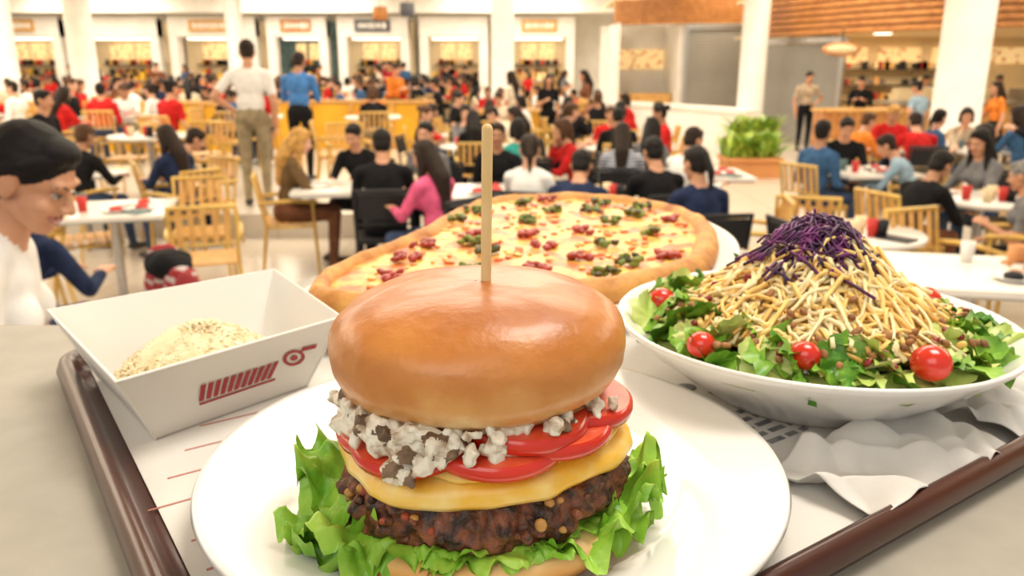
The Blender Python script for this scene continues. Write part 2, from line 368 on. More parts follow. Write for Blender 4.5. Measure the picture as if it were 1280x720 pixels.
def person_mesh(name,sit=True,lean=10,arms=('table','table'),head=(0,15),hair='short',fem=False,sleeve='long',vox=.017,hvox=.0085,walk=0,smile=False,skirt=False):
    B=MB(); F=MB(); X=MB()
    hz=.57 if sit else .93
    P=V((0,0,hz)); a=rad(lean); s=V((0,math.sin(a),math.cos(a))); fw=V((0,math.cos(a),-math.sin(a)))
    RX=Matrix.Rotation(-a,3,'X')
    w=.15 if fem else .175
    B.ell(P,(.165,.125,.125),tag=2,R=RX); B.ell(P+s*.15,(.135 if fem else .145,.10,.15),tag=1,R=RX)
    B.ell(P+s*.34,(.15 if fem else .168,.11,.17),tag=1,R=RX)
    nb=P+s*.50
    B.cap(nb-s*.07+V((-w,0,0)),nb-s*.07+V((w,0,0)),.058,.058,tag=1)
    B.cap(nb-s*.04+V((-.09,0,0)),nb-s*.04+V((.09,0,0)),.055,.055,tag=1)
    if fem:
        for q in(-1,1): B.ell(P+s*.33+fw*.085+V((q*.065,0,0)),(.06,.055,.06),tag=1)
    hip=[P+V((q*.09,.02,-.02)) for q in(-1,1)]
    for i,q in enumerate((-1,1)):
        if sit:
            kn=hip[i]+V((q*.04,.42,.0)); an=V((kn.x+q*.01,kn.y+random.uniform(-.08,.08),.09))
        else:
            st=walk*q; kn=hip[i]+V((q*.01,.02+st*.18,-.43)); an=V((kn.x,kn.y+(-.04 if st>=0 else -.22*abs(walk)),.09+(0 if st>=0 else .05*abs(walk))))
        B.cap(hip[i],kn,.092,.062,tag=2); B.cap(kn,an,.06,.042,tag=2)
        B.cap(an,an+V((0,0,-.03)),.04,.04,tag=3); B.cap(an+V((0,-.02,-.045)),an+V((q*.01,.16,-.055)),.043,.034,tag=3)
    if skirt: B.cap(P+V((0,0,.02)),P+V((0,.02,-.4)),.15,.2,tag=1)
    hy,hp=head
    HR=Matrix.Rotation(rad(hy),3,'Z')@Matrix.Rotation(-rad(hp),3,'X')
    N=nb+s*.03; Hc=N+HR@V((0,.025,.135))
    def h(x,y,z): return Hc+HR@V((x,y,z))
    B.cap(nb-s*.03,h(0,-.02,-.05),.058,.05,tag=0)
    F.cap(nb+s*.02,h(0,-.02,-.05),.05,.05,tag=0)
    F.ell(h(0,-.012,.025),(.075,.093,.088),R=HR,tag=0); F.ell(h(0,.018,-.03),(.060,.07,.083),R=HR,tag=0)
    F.ell(h(0,.06,-.094),(.024,.022,.018),R=HR,tag=0)
    for q in(-1,1):
        F.cap(h(q*.048,-.005,-.055),h(q*.018,.055,-.092),.02,.018,tag=0)
        F.ell(h(q*.034,.06,-.032),(.022,.02,.022),R=HR,tag=0)
        F.ell(h(q*.078,-.008,-.01),(.009,.02,.031),R=HR@Matrix.Rotation(q*.25,3,'Z'),tag=0,bias=.006)
        F.ell(h(q*.010,.096,-.03),(.010,.009,.008),R=HR,tag=0)
    F.cap(h(0,.082,.01),h(0,.104,-.026),.008,.0115,tag=0)
    F.cap(h(-.033,.072,.026),h(.033,.072,.026),.013,.013,tag=0)
    F.ell(h(0,-.024,.042),(.083,.096,.086),R=HR,tag=4,bias=.003); F.ell(h(0,.022,.088),(.058,.055,.032),R=HR,tag=4,bias=.003)
    F.ell(h(0,-.045,-.005),(.072,.064,.078),R=HR,tag=4,bias=.002)
    if hair=='long':
        F.cap(h(0,-.05,.02),nb+V((0,-.10,.0)),.075,.075,tag=4,bias=.006); F.cap(nb+V((0,-.10,.0)),nb-s*.22+V((0,-.09,0)),.075,.045,tag=4,bias=.006)
        for q in(-1,1): F.cap(h(q*.07,-.01,.03),h(q*.078,-.005,-.08),.028,.03,tag=4,bias=.004); F.cap(h(q*.078,-.005,-.08),nb+V((q*.09,.02,-.10)),.03,.032,tag=4,bias=.004)
    elif hair=='bun':
        F.ell(h(0,-.125,.05),(.042,.04,.042),R=HR,tag=4,bias=.002)
    elif hair=='full':
        for q in(-1,1):
            F.cap(h(q*.030,.045,.078),h(q*.066,.0,.045),.022,.024,tag=4,bias=.003); F.cap(h(q*.066,.0,.045),h(q*.066,-.055,-.02),.022,.026,tag=4,bias=.003)
        F.cap(h(0,-.06,.0),h(0,-.085,-.07),.062,.048,tag=4,bias=.004); F.ell(h(0,-.135,-.01),(.046,.042,.046),R=HR,tag=4,bias=.002)
    elif hair=='bob':
        for q in(-1,1): F.cap(h(q*.066,-.01,.04),h(q*.07,-.005,-.07),.03,.032,tag=4,bias=.004)
        F.cap(h(0,-.06,.02),h(0,-.07,-.08),.068,.055,tag=4,bias=.004)
    elif hair=='pony':
        F.cap(h(0,-.11,.05),h(0,-.15,-.08),.03,.028,tag=4,bias=.002); F.cap(h(0,-.15,-.08),h(0,-.13,-.2),.028,.012,tag=4,bias=.002)
    for q in(-1,1):
        X.ell(h(q*.030,.0735,.002),(.0125,.0085,.0042 if smile else .0065),5,HR); X.ell(h(q*.030,.080,.001),(.0055,.003,.0038 if smile else .0055),6,HR,8,6)
        X.tube([h(q*.015,.0815,.003),h(q*.024,.0835,.0072),h(q*.034,.081,.0072),h(q*.044,.073,.003)],[.0012,.002,.0022,.0014],6)
        X.tube([h(q*.014,.0865,.022),h(q*.028,.085,.029),h(q*.046,.075,.026)],[.0018,.0026,.0014],4)
    if smile:
        X.tube([h(-.029,.073,-.050),h(-.015,.0855,-.059),h(0,.089,-.060),h(.015,.0855,-.059),h(.029,.073,-.050)],[.0012,.003,.0034,.003,.0012],7)
        X.tube([h(-.024,.075,-.054),h(-.012,.085,-.063),h(0,.0875,-.0645),h(.012,.085,-.063),h(.024,.075,-.054)],[.001,.0026,.0032,.0026,.001],8)
        X.tube([h(-.028,.072,-.053),h(-.014,.083,-.067),h(0,.0865,-.0705),h(.014,.083,-.067),h(.028,.072,-.053)],[.0012,.003,.004,.003,.0012],7)
    else:
        X.tube([h(-.023,.079,-.060),h(-.010,.0875,-.058),h(0,.089,-.060),h(.010,.0875,-.058),h(.023,.079,-.060)],[.0015,.0045,.0045,.0045,.0015],7)
        X.tube([h(-.020,.078,-.064),h(0,.0885,-.068),h(.020,.078,-.064)],[.0015,.006,.0015],7)
    for i,q in enumerate((-1,1)):
        sh=nb-s*.075+V((q*(w+.012),0,0)); k=arms[i]
        if k=='table': el=sh+V((q*.05,.14,-.23)); wr=el+V((-q*.10,.21,.03)); n=V((0,0,-1))
        elif k=='down': el=sh+V((q*.05,-.03,-.28)); wr=el+V((-q*.01,.06,-.245)); n=V((-q,0,0))
        elif k=='lap': el=sh+V((q*.06,.0,-.27)); wr=el+V((-q*.09,.22,-.04)); n=V((0,0,-1))
        elif k=='chin': el=sh+V((q*.02,.22,-.20)); wr=h(q*.045,.10,-.16); n=V((-q,0,0))
        elif k=='hip': el=sh+V((q*.17,-.08,-.22)); wr=P+V((q*.17,.03,.06)); n=V((-q,0,0))
        elif k=='front': el=sh+V((q*.05,.05,-.27)); wr=el+V((-q*.12,.20,.10)); n=V((-q*.6,0,-.6))
        B.cap(sh,el,.057,.044,tag=1)
        mid=el.lerp(wr,.96)
        B.cap(el,mid,.043,.031,tag=1 if sleeve=='long' else 0)
        if sleeve!='long':
            B.cap(sh.lerp(el,.75),el,.045,.043,tag=0,bias=.004)
        d=(wr-el).normalized(); n=(n-d*n.dot(d)).normalized(); ac=d.cross(n)
        if k=='chin': d=(h(0,.06,-.1)-wr).normalized(); n=(n-d*n.dot(d)).normalized(); ac=d.cross(n)
        Rm=Matrix((ac,d,n)).transposed()
        F.cap(wr-d*.03,wr+d*.015,.029,.026,tag=0); F.ell(wr+d*.05,(.040,.048,.016),R=Rm,tag=0)
        for j,(o,l) in enumerate(((-.031,.030),(-.0105,.036),(.0105,.034),(.031,.026))):
            p0=wr+d*.085+ac*o; p1=p0+(d*.92+n*.35)*l; p2=p1+(d*.55+n*.8)*l*.8
            F.cap(p0,p1,.0098,.009,tag=0,seg=8); F.cap(p1,p2,.009,.0075,tag=0,seg=8)
        side= 1 if (ac.dot(V((-q,0,0)))>0) else -1
        p0=wr+d*.03+ac*side*.032; p1=p0+(d*.65+ac*side*.6+n*.3)*.035; p2=p1+(d*.85+ac*side*.1+n*.4)*.03
        F.cap(p0,p1,.013,.011,tag=0,seg=8); F.cap(p1,p2,.011,.0085,tag=0,seg=8)
    out=MB()
    for g,vx,sm in((B,vox,3),(F,hvox,1 if hvox>.006 else 5)):
        v,f,t=remesh(g,vx,sm); o=len(out.v); out.v+=v
        for ff,tt in zip(f,t): out.f.append([i+o for i in ff]); out.m.append(tt); out.sm.append(True)
    o=len(out.v); out.v+=X.v
    for ff,mm in zip(X.f,X.m): out.f.append([i+o for i in ff]); out.m.append(mm); out.sm.append(True)
    return out.mesh(name,[SK[0],C['navy'],C['jeans'],M_shoe,H['black'],M_eye,M_iris,M_lip,M_teeth])

PM={}
PM['table_m']=person_mesh('p_table_m',lean=14,head=(0,22),hair='short')
PM['table_f']=person_mesh('p_table_f',lean=12,head=(10,18),hair='long',fem=True)
PM['lean_m']=person_mesh('p_lean_m',lean=32,head=(0,30),arms=('table','table'),hair='short')
PM['chin_f']=person_mesh('p_chin_f',lean=18,head=(-12,12),arms=('table','chin'),hair='bob',fem=True)
PM['up_m']=person_mesh('p_up_m',lean=4,head=(15,5),arms=('lap','lap'),hair='short')
PM['up_f']=person_mesh('p_up_f',lean=6,head=(-15,14),arms=('front','lap'),hair='bun',fem=True,sleeve='short')
PM['pony_f']=person_mesh('p_pony_f',lean=12,head=(20,15),arms=('table','front'),hair='pony',fem=True,sleeve='short')
PM['stand_m']=person_mesh('p_stand_m',sit=False,lean=3,head=(10,12),arms=('hip','down'),hair='short',sleeve='short')
PM['stand2_m']=person_mesh('p_stand2_m',sit=False,lean=6,head=(-10,15),arms=('front','front'),hair='short')
PM['walk_f']=person_mesh('p_walk_f',sit=False,lean=4,head=(5,8),arms=('down','front'),hair='long',fem=True,walk=.8,sleeve='short')
def person(key,x,y,yaw,shirt,pants='jeans',hair='black',skin=0,z=0,s=.94,name=None,parent=None):
    nm=name or (('seated_' if key.split('_')[0] not in('stand','stand2','walk') else 'standing_')+('woman' if key.endswith('_f') else 'man'))
    o=inst(PM[key],nm,(x,y,z),rad(yaw),s,parent)
    for i,mm in((0,SK[skin]),(1,C[shirt]),(2,C[pants]),(4,H[hair])):
        o.material_slots[i].link='OBJECT'; o.material_slots[i].material=mm
    return o

# furniture ---------------------------------------------------------
def chair_mesh(name,arms=True,slat=True):
    m=MB()
    for q in(-1,1):
        m.cap((q*.22,.22,.0),(q*.21,.20,.45),.013,.014,0,8); m.cap((q*.22,-.26,.0),(q*.21,-.20,.45),.013,.014,0,8)
        m.cap((q*.21,-.20,.45),(q*.21,-.28,.86),.014,.013,0,8)
        m.cap((q*.21,.20,.43),(q*.21,-.20,.43),.012,.012,0,8)
        if arms:
            m.cap((q*.21,.20,.45),(q*.24,.19,.64),.012,.012,0,8); m.tube([(q*.24,.23,.645),(q*.245,.05,.66),(q*.24,-.12,.655),(q*.215,-.245,.64)],.018,0,8)
    m.cap((-.21,-.28,.86),(.21,-.28,.86),.016,.016,0,8); m.cap((-.21,-.235,.60),(.21,-.235,.60),.010,.010,0,8)
    m.cap((-.21,.20,.43),(.21,.20,.43),.012,.012,0,8)
    if slat:
        for k in range(6): m.box((0,.19-k*.075,.455),(.44,.062,.016),1)
        for k in range(5): 
            x=-.15+k*.075; m.box((x,-.258,.73),(.035,.012,.25),1,Matrix.Rotation(rad(11),3,'X'))
    else:
        m.box((0,0,.46),(.44,.42,.035),1); m.box((0,-.258,.74),(.38,.02,.20),1,Matrix.Rotation(rad(11),3,'X'))
    return m
CH=[chair_mesh('c').mesh('arm_chair_m',[M_gold,M_woodl]),chair_mesh('c',False,False).mesh('side_chair_m',[M_dark,M_dark]),chair_mesh('c',False,True).mesh('slat_chair_m',[M_gold,M_woodl])]
def chair(x,y,yaw,k=0,z=0,parent=None,s=1): return inst(CH[k],['slatted_armchair','side_chair','slatted_chair'][k],(x,y,z),rad(yaw),s,parent)
def table_mesh(w,d,clutter=True,rnd=False):
    m=MB()
    if rnd: m.lathe([(.001,.71),(w/2-.02,.71),(w/2,.72),(w/2,.74),(w/2-.01,.75),(.001,.75)],0,32)
    else: m.box((0,0,.735),(w,d,.03),0); m.box((0,0,.712),(w-.04,d-.04,.02),1)
    m.lathe([(.035,.03),(.035,.71)],1,16); m.lathe([(.27,0),(.27,.015),(.05,.045),(.035,.06)],1,24)
    if clutter:
        for k in range(8):
            x=random.uniform(-w/2+.14,w/2-.14)*.95;y=random.uniform(-d/2+.14,d/2-.14)*.95; t=random.random()
            if t<.35: m.lathe([(.001,.75),(.028,.75),(.038,.86),(.034,.86),(.026,.76),(.001,.76)],random.choice([2,3,4]),14,(x,y,0))
            elif t<.7: m.lathe([(.001,.752),(.06,.752),(.1,.768),(.098,.772),(.06,.757),(.001,.757)],0,20,(x,y,0)); m.ell((x,y,.77),(.05,.045,.025),random.choice([3,5,6]),seg=10,rings=6)
            else: m.box((x,y,.757),(.2,.13,.012),random.choice([2,4]),Matrix.Rotation(random.random()*3,3,'Z'))
    return m
TM=[table_mesh(.8,.8).mesh('table_a',[M_ttop,M_metal,M_dark,M_red,M_teal,M_terra,M_leaf]),table_mesh(.9,.9,True,True).mesh('table_b',[M_ttop,M_metal,M_dark,M_red,M_cream,M_terra,M_leaf]),table_mesh(1.3,.8).mesh('table_c',[M_ttop,M_metal,M_dark,M_white,M_terra,M_dark,M_red])]
def table(x,y,k=0,yaw=0,z=0,parent=None): return inst(TM[k],'cafe_table',(x,y,z),rad(yaw),1,parent)
def seat(key,x,y,yaw,shirt,pants='jeans',hair='black',skin=0,z=0,s=.94,ck=0,**k):
    person(key,x,y,yaw,shirt,pants,hair,skin,z,s,**k)
    if ck is not None:
        f=V((-math.sin(rad(yaw)),math.cos(rad(yaw)))); chair(x+f.x*.03,y+f.y*.03,yaw,ck,z)

# middle-left group
seat('table_f',-1.98,6.95,-75,'olive','brown','blonde',2)
table(-1.25,7.05,2,8)
seat('table_m',-1.45,7.85,165,'black','black','black',0,ck=1)
seat('table_m',-1.0,6.2,8,'black','black','black',0,ck=1,s=.97)
seat('table_f',-.5,5.7,50,'pink','jeans','dark',0,ck=1)
seat('up_m',-.78,7.6,150,'grey','black','black',0,ck=1)
table(-.35,6.75,0,0)
seat('up_m',-.12,7.5,160,'black','black','dark',1,ck=1)
seat('pony_f',.10,6.1,-20,'white','jeans','dark',2,ck=1)
seat('chin_f',.12,8.3,20,'teal','jeans','black',0,ck=1)
seat('lean_m',.42,5.55,-15,'navy','jeans','black',0,ck=1)
table(.75,6.5,1)
seat('table_f',1.02,7.5,-10,'stripe','black','dark',0,ck=1)
seat('chin_f',.72,8.5,100,'red','jeans','brown',0,ck=1)
seat('table_f',1.40,8.4,-30,'grey','jeans','black',0,ck=1)
table(1.9,7.9,0)
seat('table_m',1.45,7.1,-60,'white','jeans','dark',0,ck=1)
seat('table_m',1.12,5.95,15,'black','jeans','black',0,ck=1)
seat('pony_f',1.25,5.15,10,'navy','black','black',0,ck=1)
chair(1.66,5.6,80,0)
# standing men
person('stand_m',-2.85,8.95,8,'white','khaki','dark',0,.25,1.05)
person('stand2_m',-2.86,11.0,-5,'blue','black','dark',1,.25,1.0)
person('walk_f',1.55,17,100,'brown','black','dark',0,0,1)
# left area
seat('lean_m',-2.42,3.55,-15,'navy','jeans','dark',0,ck=1,s=.98)
seat('table_m',-4.05,7.4,-20,'black','jeans','brown',1,ck=0)
seat('lean_m',-3.45,7.9,-60,'grey','navy','dark',0,ck=0)
seat('table_f',-3.0,7.3,60,'navy','jeans','dark',0,ck=0)
table(-4.3,8.0,1)
seat('table_f',-6.25,11.2,-30,'red','jeans','dark',0,.25,ck=0)
seat('up_f',-4.75,11.3,-20,'red','black','black',0,.25,1.0,ck=0)
seat('up_m',-5.2,9.0,-100,'black','black','black',0,.25,ck=0)
for x,y,a,k in [(-2.55,6.45,-165,0),(-3.35,6.15,-60,0),(-2.15,5.5,20,0),(-3.45,5.5,130,0),(-4.2,6.5,200,0),(-3.1,8.0,150,0)]: chair(x,y,a,k)
for x,y,a in [(-3.9,10.2,30),(-3.5,9.6,170),(-4.6,9.7,90),(-1.9,9.4,200),(-5.4,9.9,-40),(-2.2,10.1,-80)]: chair(x,y,a,0,.25)
table(-4.2,9.4,1,0,.25); table(-2.95,5.85,0,15)
# striped jacket slung over a chair
ch_=chair(-1.62,2.98,125,1,0,s=1.08)
J=MB()
for i in range(9):
    t=i/8; x=-.20+.40*t; J.cap((x,-.31+.02*math.sin(i*2),.93+.025*math.sin(i*1.7)+.04*t),(x+.03*math.sin(i),-.38,.60+.05*math.sin(i*2.3)),.048,.04,tag=0 if i%3 else 1); J.cap((x,-.29,.93+.025*math.sin(i*1.7)+.04*t),(x,-.22,.68),.045,.04,tag=0)
J.cap((-.22,-.30,.93),(-.32,-.34,.64),.06,.045,tag=1); J.cap((.20,-.30,.97),(.32,-.27,.70),.06,.045,tag=1); J.ell((.04,-.29,.98),(.15,.09,.06),tag=2)
v_,f_,t_=remesh(J,.012,2); J2=MB(); J2.v=[(p[0],p[1]+.014*noise.noise(V(p)*14),p[2]+.012*noise.noise(V(p)*18)) for p in v_]; J2.f=[list(f) for f in f_]; J2.m=t_; J2.sm=[True]*len(f_)
M_js=mat('jacket_stripes',(.50,.44,.42),(.30,.012,.02),kind='wave',scale=8,lo=.6,hi=.8,dist=5,rough=.85)
J2.obj('striped_jacket',[M_js,mat('jacket_red',(.34,.012,.02),(.16,.008,.01),scale=8,rough=.85),C['black']],loc=(-1.62,2.98,0),rot=(rad(0),0,rad(125)))
# right area
seat('up_m',2.93,7.75,-60,'denim','jeans','black',1,ck=2)
table(3.55,8.1,0,10)
seat('table_m',3.6,8.85,170,'black','black','black',0,ck=1)
seat('lean_m',3.95,7.75,60,'lightblue','khaki','dark',0,ck=0,s=.9)
seat('lean_m',2.92,5.95,-70,'black','brown','black',1,ck=2,s=.92)
table(3.75,6.35,1)
seat('table_f',4.15,7.0,110,'grey','jeans','black',0,ck=1)
seat('chin_f',4.55,7.5,30,'beige','jeans','dark',0,ck=0)
seat('table_m',4.35,6.3,85,'brown','khaki','black',1,ck=0)
seat('up_f',3.55,5.4,60,'grey','black','grey',0,ck=0,s=.85)
person('stand_m',6.9,13.9,30,'lightblue','jeans','black',0,0,.9)
person('walk_f',8.0,13.5,90,'orange','black','dark',0,0,.9)
person('stand2_m',5.75,8.8,60,'black','black','black',0,0,.93)
person('stand_m',6.3,17.6,180,'beige','black','black',0,0,.98); person('stand2_m',7.3,17.2,150,'black','black','black',0,0,.93)
person('stand_m',9.2,18.4,180,'white','black','black',0); person('stand2_m',10.8,18.4,180,'red','black','dark',0)
table(2.35,3.95,2,-12); table(2.15,5.0,1,0)
for x,y,a,k in [(2.7,4.9,200,0),(3.25,4.6,120,0),(2.9,3.3,60,1),(2.2,5.9,-20,2),(1.9,4.75,-80,1)]: chair(x,y,a,k)

# distant crowd -------------------------------------------------------
crowd=empty('distant_dining_crowd'); furn=empty('distant_tables_and_chairs')
keys=['table_m','table_f','lean_m','chin_f','up_m','up_f','pony_f']
shirts=['red','black','navy','white','red','black','red','brown','grey','red','cream','denim','black','orange','beige','black','white','red']
def cluster(x,y,z):
    x+=random.uniform(-.25,.25); y+=random.uniform(-.25,.25)
    inst(TM[random.choice((0,1))],'cafe_table',(x,y,z),0,1,furn)
    for ang in (0,90,180,270):
        if random.random()<.14: continue
        a=ang+random.uniform(-12,12); f=V((-math.sin(rad(a)),math.cos(rad(a))))
        px,py=x-f.x*.72,y-f.y*.72
        inst(CH[random.choice((0,0,1,2))],'chair',(px,py,z),rad(a),1,furn)
        person(random.choice(keys),px,py,a,random.choice(shirts),random.choice(['jeans','black','khaki']),random.choice(['black','dark','brown','black','blonde' if random.random()<.3 else 'dark']),random.choice((0,1,2)),z,random.uniform(.9,1.0),parent=crowd,name='diner')
for yy in (13.2,17,19.1,21.2,23.6,26,28.4):
    x=-2.2
    while x>-.66*yy-.5:
        if not(abs(x+11.6)<1.1 and abs(yy-22.5)<1.5) and not(abs(x+8.6)<1.0 and abs(yy-26)<1) and not(abs(x+14.6)<1.1 and abs(yy-24)<1.2): cluster(x,yy,.25)
        x-=2.1
for yy in (10.6,12.7,15,19.2,21.6):
    x=-.6
    while x<3.0:
        if not(yy>15.5 and x>1.5) and not (yy>22 and abs(x)<.8): cluster(x,yy,0)
        x+=2.0
for x,y in ((4.9,10.6),(6.0,10.2)): cluster(x,y,0)
for k in range(34):
    x=random.uniform(-17,2); y=random.choice((16,18.2,24.8,27.3,29.6,29.9)); 
    person(random.choice(['stand_m','stand2_m','walk_f']),x,y,random.uniform(0,360),random.choice(shirts),'black',random.choice(['black','dark']),0,.25 if x<-1.4 else 0,random.uniform(.92,1),parent=crowd,name='passer_by')

# near woman on the terrace ------------------------------------------
PM['near_f']=person_mesh('p_near_f',lean=19,head=(-20,30),arms=('lap','lap'),hair='full',fem=True,sleeve='short',vox=.011,hvox=.0036,smile=True)
person('near_f',-1.185,1.565,-72,'white','jeans','sleek',0,.5,.88,name='smiling_woman')
chair(-1.215,1.565,-72,0,.5,s=.94)

# ------------------------------------------------------------ foreground
ZT=1.525
M_tbl=mat('table_laminate',(.36,.33,.275),(.32,.295,.245),scale=30,rough=.5)
T=empty('high_top_table')
m=MB(); poly=[(-1.5,-.35),(.52,-.35),(.52,.48),(.44,.62),(.30,1.0),(.2,1.10),(-.02,1.10),(-.14,.98),(-.34,.69),(-1.5,.69)]
m.prism(poly,ZT-.035,ZT); m.obj('top',[M_tbl],T)
m=MB()
for x,y in((-1.0,.1),(.2,.1)): m.lathe([(.3,.5),(.3,.52),(.06,.55),(.045,.58),(.045,ZT-.035)],0,24,(x,y,0))
m.obj('legs',[M_metal],T)

# tray
P0=V((-.0700,.163)); vv=V((.825,.565)); uu=V((-.565,.825)); LU=.50; LV=.57
ang=math.atan2(vv.y,vv.x)
def rr(w,h,r,n=8):
    o=[]
    for cx,cy,a0 in((w-r,h-r,0),(r,h-r,90),(r,r,180),(w-r,r,270)):
        for i in range(n+1):
            a=rad(a0+90*i/n); o.append((cx+r*math.cos(a),cy+r*math.sin(a)))
    return o
M_tray=mat('tray_mahogany',(.060,.010,.006),(.030,.005,.003),scale=4,rough=.28,coat=.2)
m=MB()
prof=[(.0,.010),(.003,.0175),(.007,.0195),(.010,.0185),(.013,.013),(.016,.006),(.021,.0035),(.03,.003)]
rings=[]
for ins,z in [(.006,.0)]+prof: 
    base=rr(LV-2*ins,LU-2*ins,max(.035-ins,.006))
    rings.append([(x+ins,y+ins,z) for x,y in base])
n=len(rings[0]); vs=[p for r_ in rings for p in r_]; fs=[]
for i in range(len(rings)-1):
    for j in range(n): a=i*n+j;b_=i*n+(j+1)%n; fs.append((a,b_,b_+n,a+n))
fs.append(tuple(range((len(rings)-1)*n,len(rings)*n)))
m.add(vs,fs,0,True); 
tray=m.obj('serving_tray',[M_tray],loc=(P0.x,P0.y,ZT),rot=(0,0,ang))
tray.data.polygons[len(tray.data.polygons)-1].use_smooth=False
M_pap=mat('tray_paper',(.72,.69,.64),(.66,.635,.59),scale=12,rough=.7)
M_ink=mat('ink_grey',(.10,.10,.11),(.25,.25,.25),scale=60,rough=.7)
M_inkr=mat('ink_red',(.52,.20,.16),scale=20,rough=.7)
L_=empty('paper_tray_liner',(P0.x,P0.y,ZT+.0035),ang)
m=MB(); m.box((LV/2,LU/2,.0006),(LV-.046,LU-.046,.0008)); m.obj('sheet',[M_pap],L_)
m=MB()
for k in range(5): m.box((.048+.016*k,.235+.03*k,.0012),(.06,.0014,.0003),1)
for k in range(4): m.box((.05,.11+.028*k,.0012),(.04,.0014,.0003),1)
for r_ in range(5):
    x=.27
    while x<.45:
        w=random.uniform(.006,.018); m.box((x+w/2,.105+r_*.010,.0012),(w,.0045,.0003),0); x+=w+.004
m.box((.41,.17,.0012),(.07,.02,.0003),0); m.box((.31,.175,.0012),(.04,.02,.0003),0)
for k in range(6): m.ell((.37+k*.022,.195,.0013),(.007,.007,.0003),0,seg=12,rings=4)
m.obj('print',[M_ink,M_inkr],L_)
ZS=ZT+.0048

# plate
M_cer=mat('white_ceramic',(.84,.82,.785),(.82,.80,.765),scale=3,rough=.14,coat=.3)
def lathe_obj(name,prof,loc,m_,seg=96): 
    m=MB(); m.lathe(prof,0,seg); return m.obj(name,[m_],loc=loc)
plate=lathe_obj('dinner_plate',[(.001,.0),(.085,.0),(.092,.004),(.12,.011),(.148,.0185),(.151,.0205),(.1495,.023),(.146,.0228),(.12,.0165),(.104,.0128),(.100,.0100),(.096,.0085),(.001,.008)],(-.010,.388,ZS),M_cer,128)
ZP=ZS+.0085
# burger ------------------------------------------------------------
BG=empty('hamburger',(-.015,.345,ZP))
def nz(q,sc,amp,off=0):
    return noise.noise(V((q.x*sc+off,q.y*sc+off*.7,q.z*sc)))*amp
M_bun=mat('bun_crust',(.8,.4,.1),kind='noise',scale=30,detail=8,rough=.38,coat=.22,sss=.02,bump=.40,bscale=120,
  zramp=(.068,.126,[(0.0,(.82,.55,.25)),(.16,(.70,.36,.11)),(.40,(.58,.225,.045)),(.72,(.48,.160,.026)),(1.0,(.37,.105,.016))]))
M_crumb=mat('bun_crumb',(.80,.60,.34),(.70,.44,.20),scale=80,rough=.8,bump=.5,bscale=120)
M_bunb=mat('bun_bottom_crust',(.80,.48,.17),(.72,.36,.10),scale=30,rough=.5,zramp=(0,.024,[(0,(.52,.20,.04)),(.5,(.70,.36,.10)),(1,(.82,.58,.27))]))
def bunfn(off,a1):
    def f(q,t):
        k=1+noise.noise(V((math.cos(t)*1.3+off,math.sin(t)*1.3,q.z*12)))*a1+noise.noise(V((math.cos(t)*4+off,math.sin(t)*4,q.z*40)))*.012
        return V((q.x*k,q.y*k,q.z+nz(q,18,.0028,off)+nz(q,60,.0006,off)))
    return f
top=[(.001,.0),(.05,.0),(.058,.0012),(.0632,.0055),(.0662,.012),(.0672,.019)]
for i in range(1,25):
    t=i/24; top.append((.0672*(max(0,1-t**2.5))**(1/2.5),.019+.0285*t))
top[-1]=(.0005,.0475)
BZ=.0735
m=MB(); m.lathe(top,0,160,(0,0,BZ),bunfn(3,.03),Matrix.Rotation(rad(-1.5),3,'Y'))
m.lathe([(.001,-.0005),(.05,-.0005),(.057,.0005)],1,64,(0,0,BZ),None)
m.obj('bun_top',[M_bun,M_crumb],BG)
m=MB(); m.lathe([(.001,0),(.058,0),(.0665,.004),(.0695,.010),(.0685,.016),(.063,.0185),(.001,.0185)],0,128,(0,0,0),bunfn(9,.02)); m.obj('bun_bottom',[M_bunb],BG)
TR=Matrix.Rotation(rad(-3),3,'Y')
# patty
M_pat=mat('patty',(.24,.070,.025),(.020,.008,.005),scale=150,detail=8,rough=.5,bump=1.0,bscale=260,lo=.38,hi=.68,coat=.10)
M_bit=mat('corn_bit',(.50,.25,.06),scale=60,rough=.5); M_bit2=mat('pepper_bit',(.36,.06,.025),scale=60,rough=.5)
def pfn(q,t):
    w_=min(1,math.hypot(q.x,q.y)/.05)
    k=1+(nz(q,60,.06,2)+nz(q,150,.065,5)+nz(q,330,.035,8)+nz(q,18,.04,1))*w_
    return V((q.x*k,q.y*k,q.z+nz(q,60,.003,4)+nz(q,200,.0015,4)))
pr=[(.001,0),(.03,0),(.05,.0),(.055,0)]+[(.056+.0088*math.sin(math.pi*i/24),.0125-.0125*math.cos(math.pi*i/24)) for i in range(25)]+[(.055,.025),(.001,.025)]
m=MB(); m.lathe(pr,0,320,(.003,0,.0195),pfn,TR)
for k in range(80):
    t=random.random()*6.28; z=random.uniform(.005,.022); r_=.0570+.0082*math.sin(math.pi*z/.025)
    m.ell(TR@V((.003+r_*math.cos(t),r_*math.sin(t),z))+V((0,0,.0195)),(random.uniform(.0015,.0038),random.uniform(.0015,.003),random.uniform(.0012,.0026)),random.choice([0,0,1,2,0]),Euler((random.random()*3,random.random()*3,random.random()*3)).to_matrix(),8,6)
m.obj('patty',[M_pat,M_bit,M_bit2],BG)
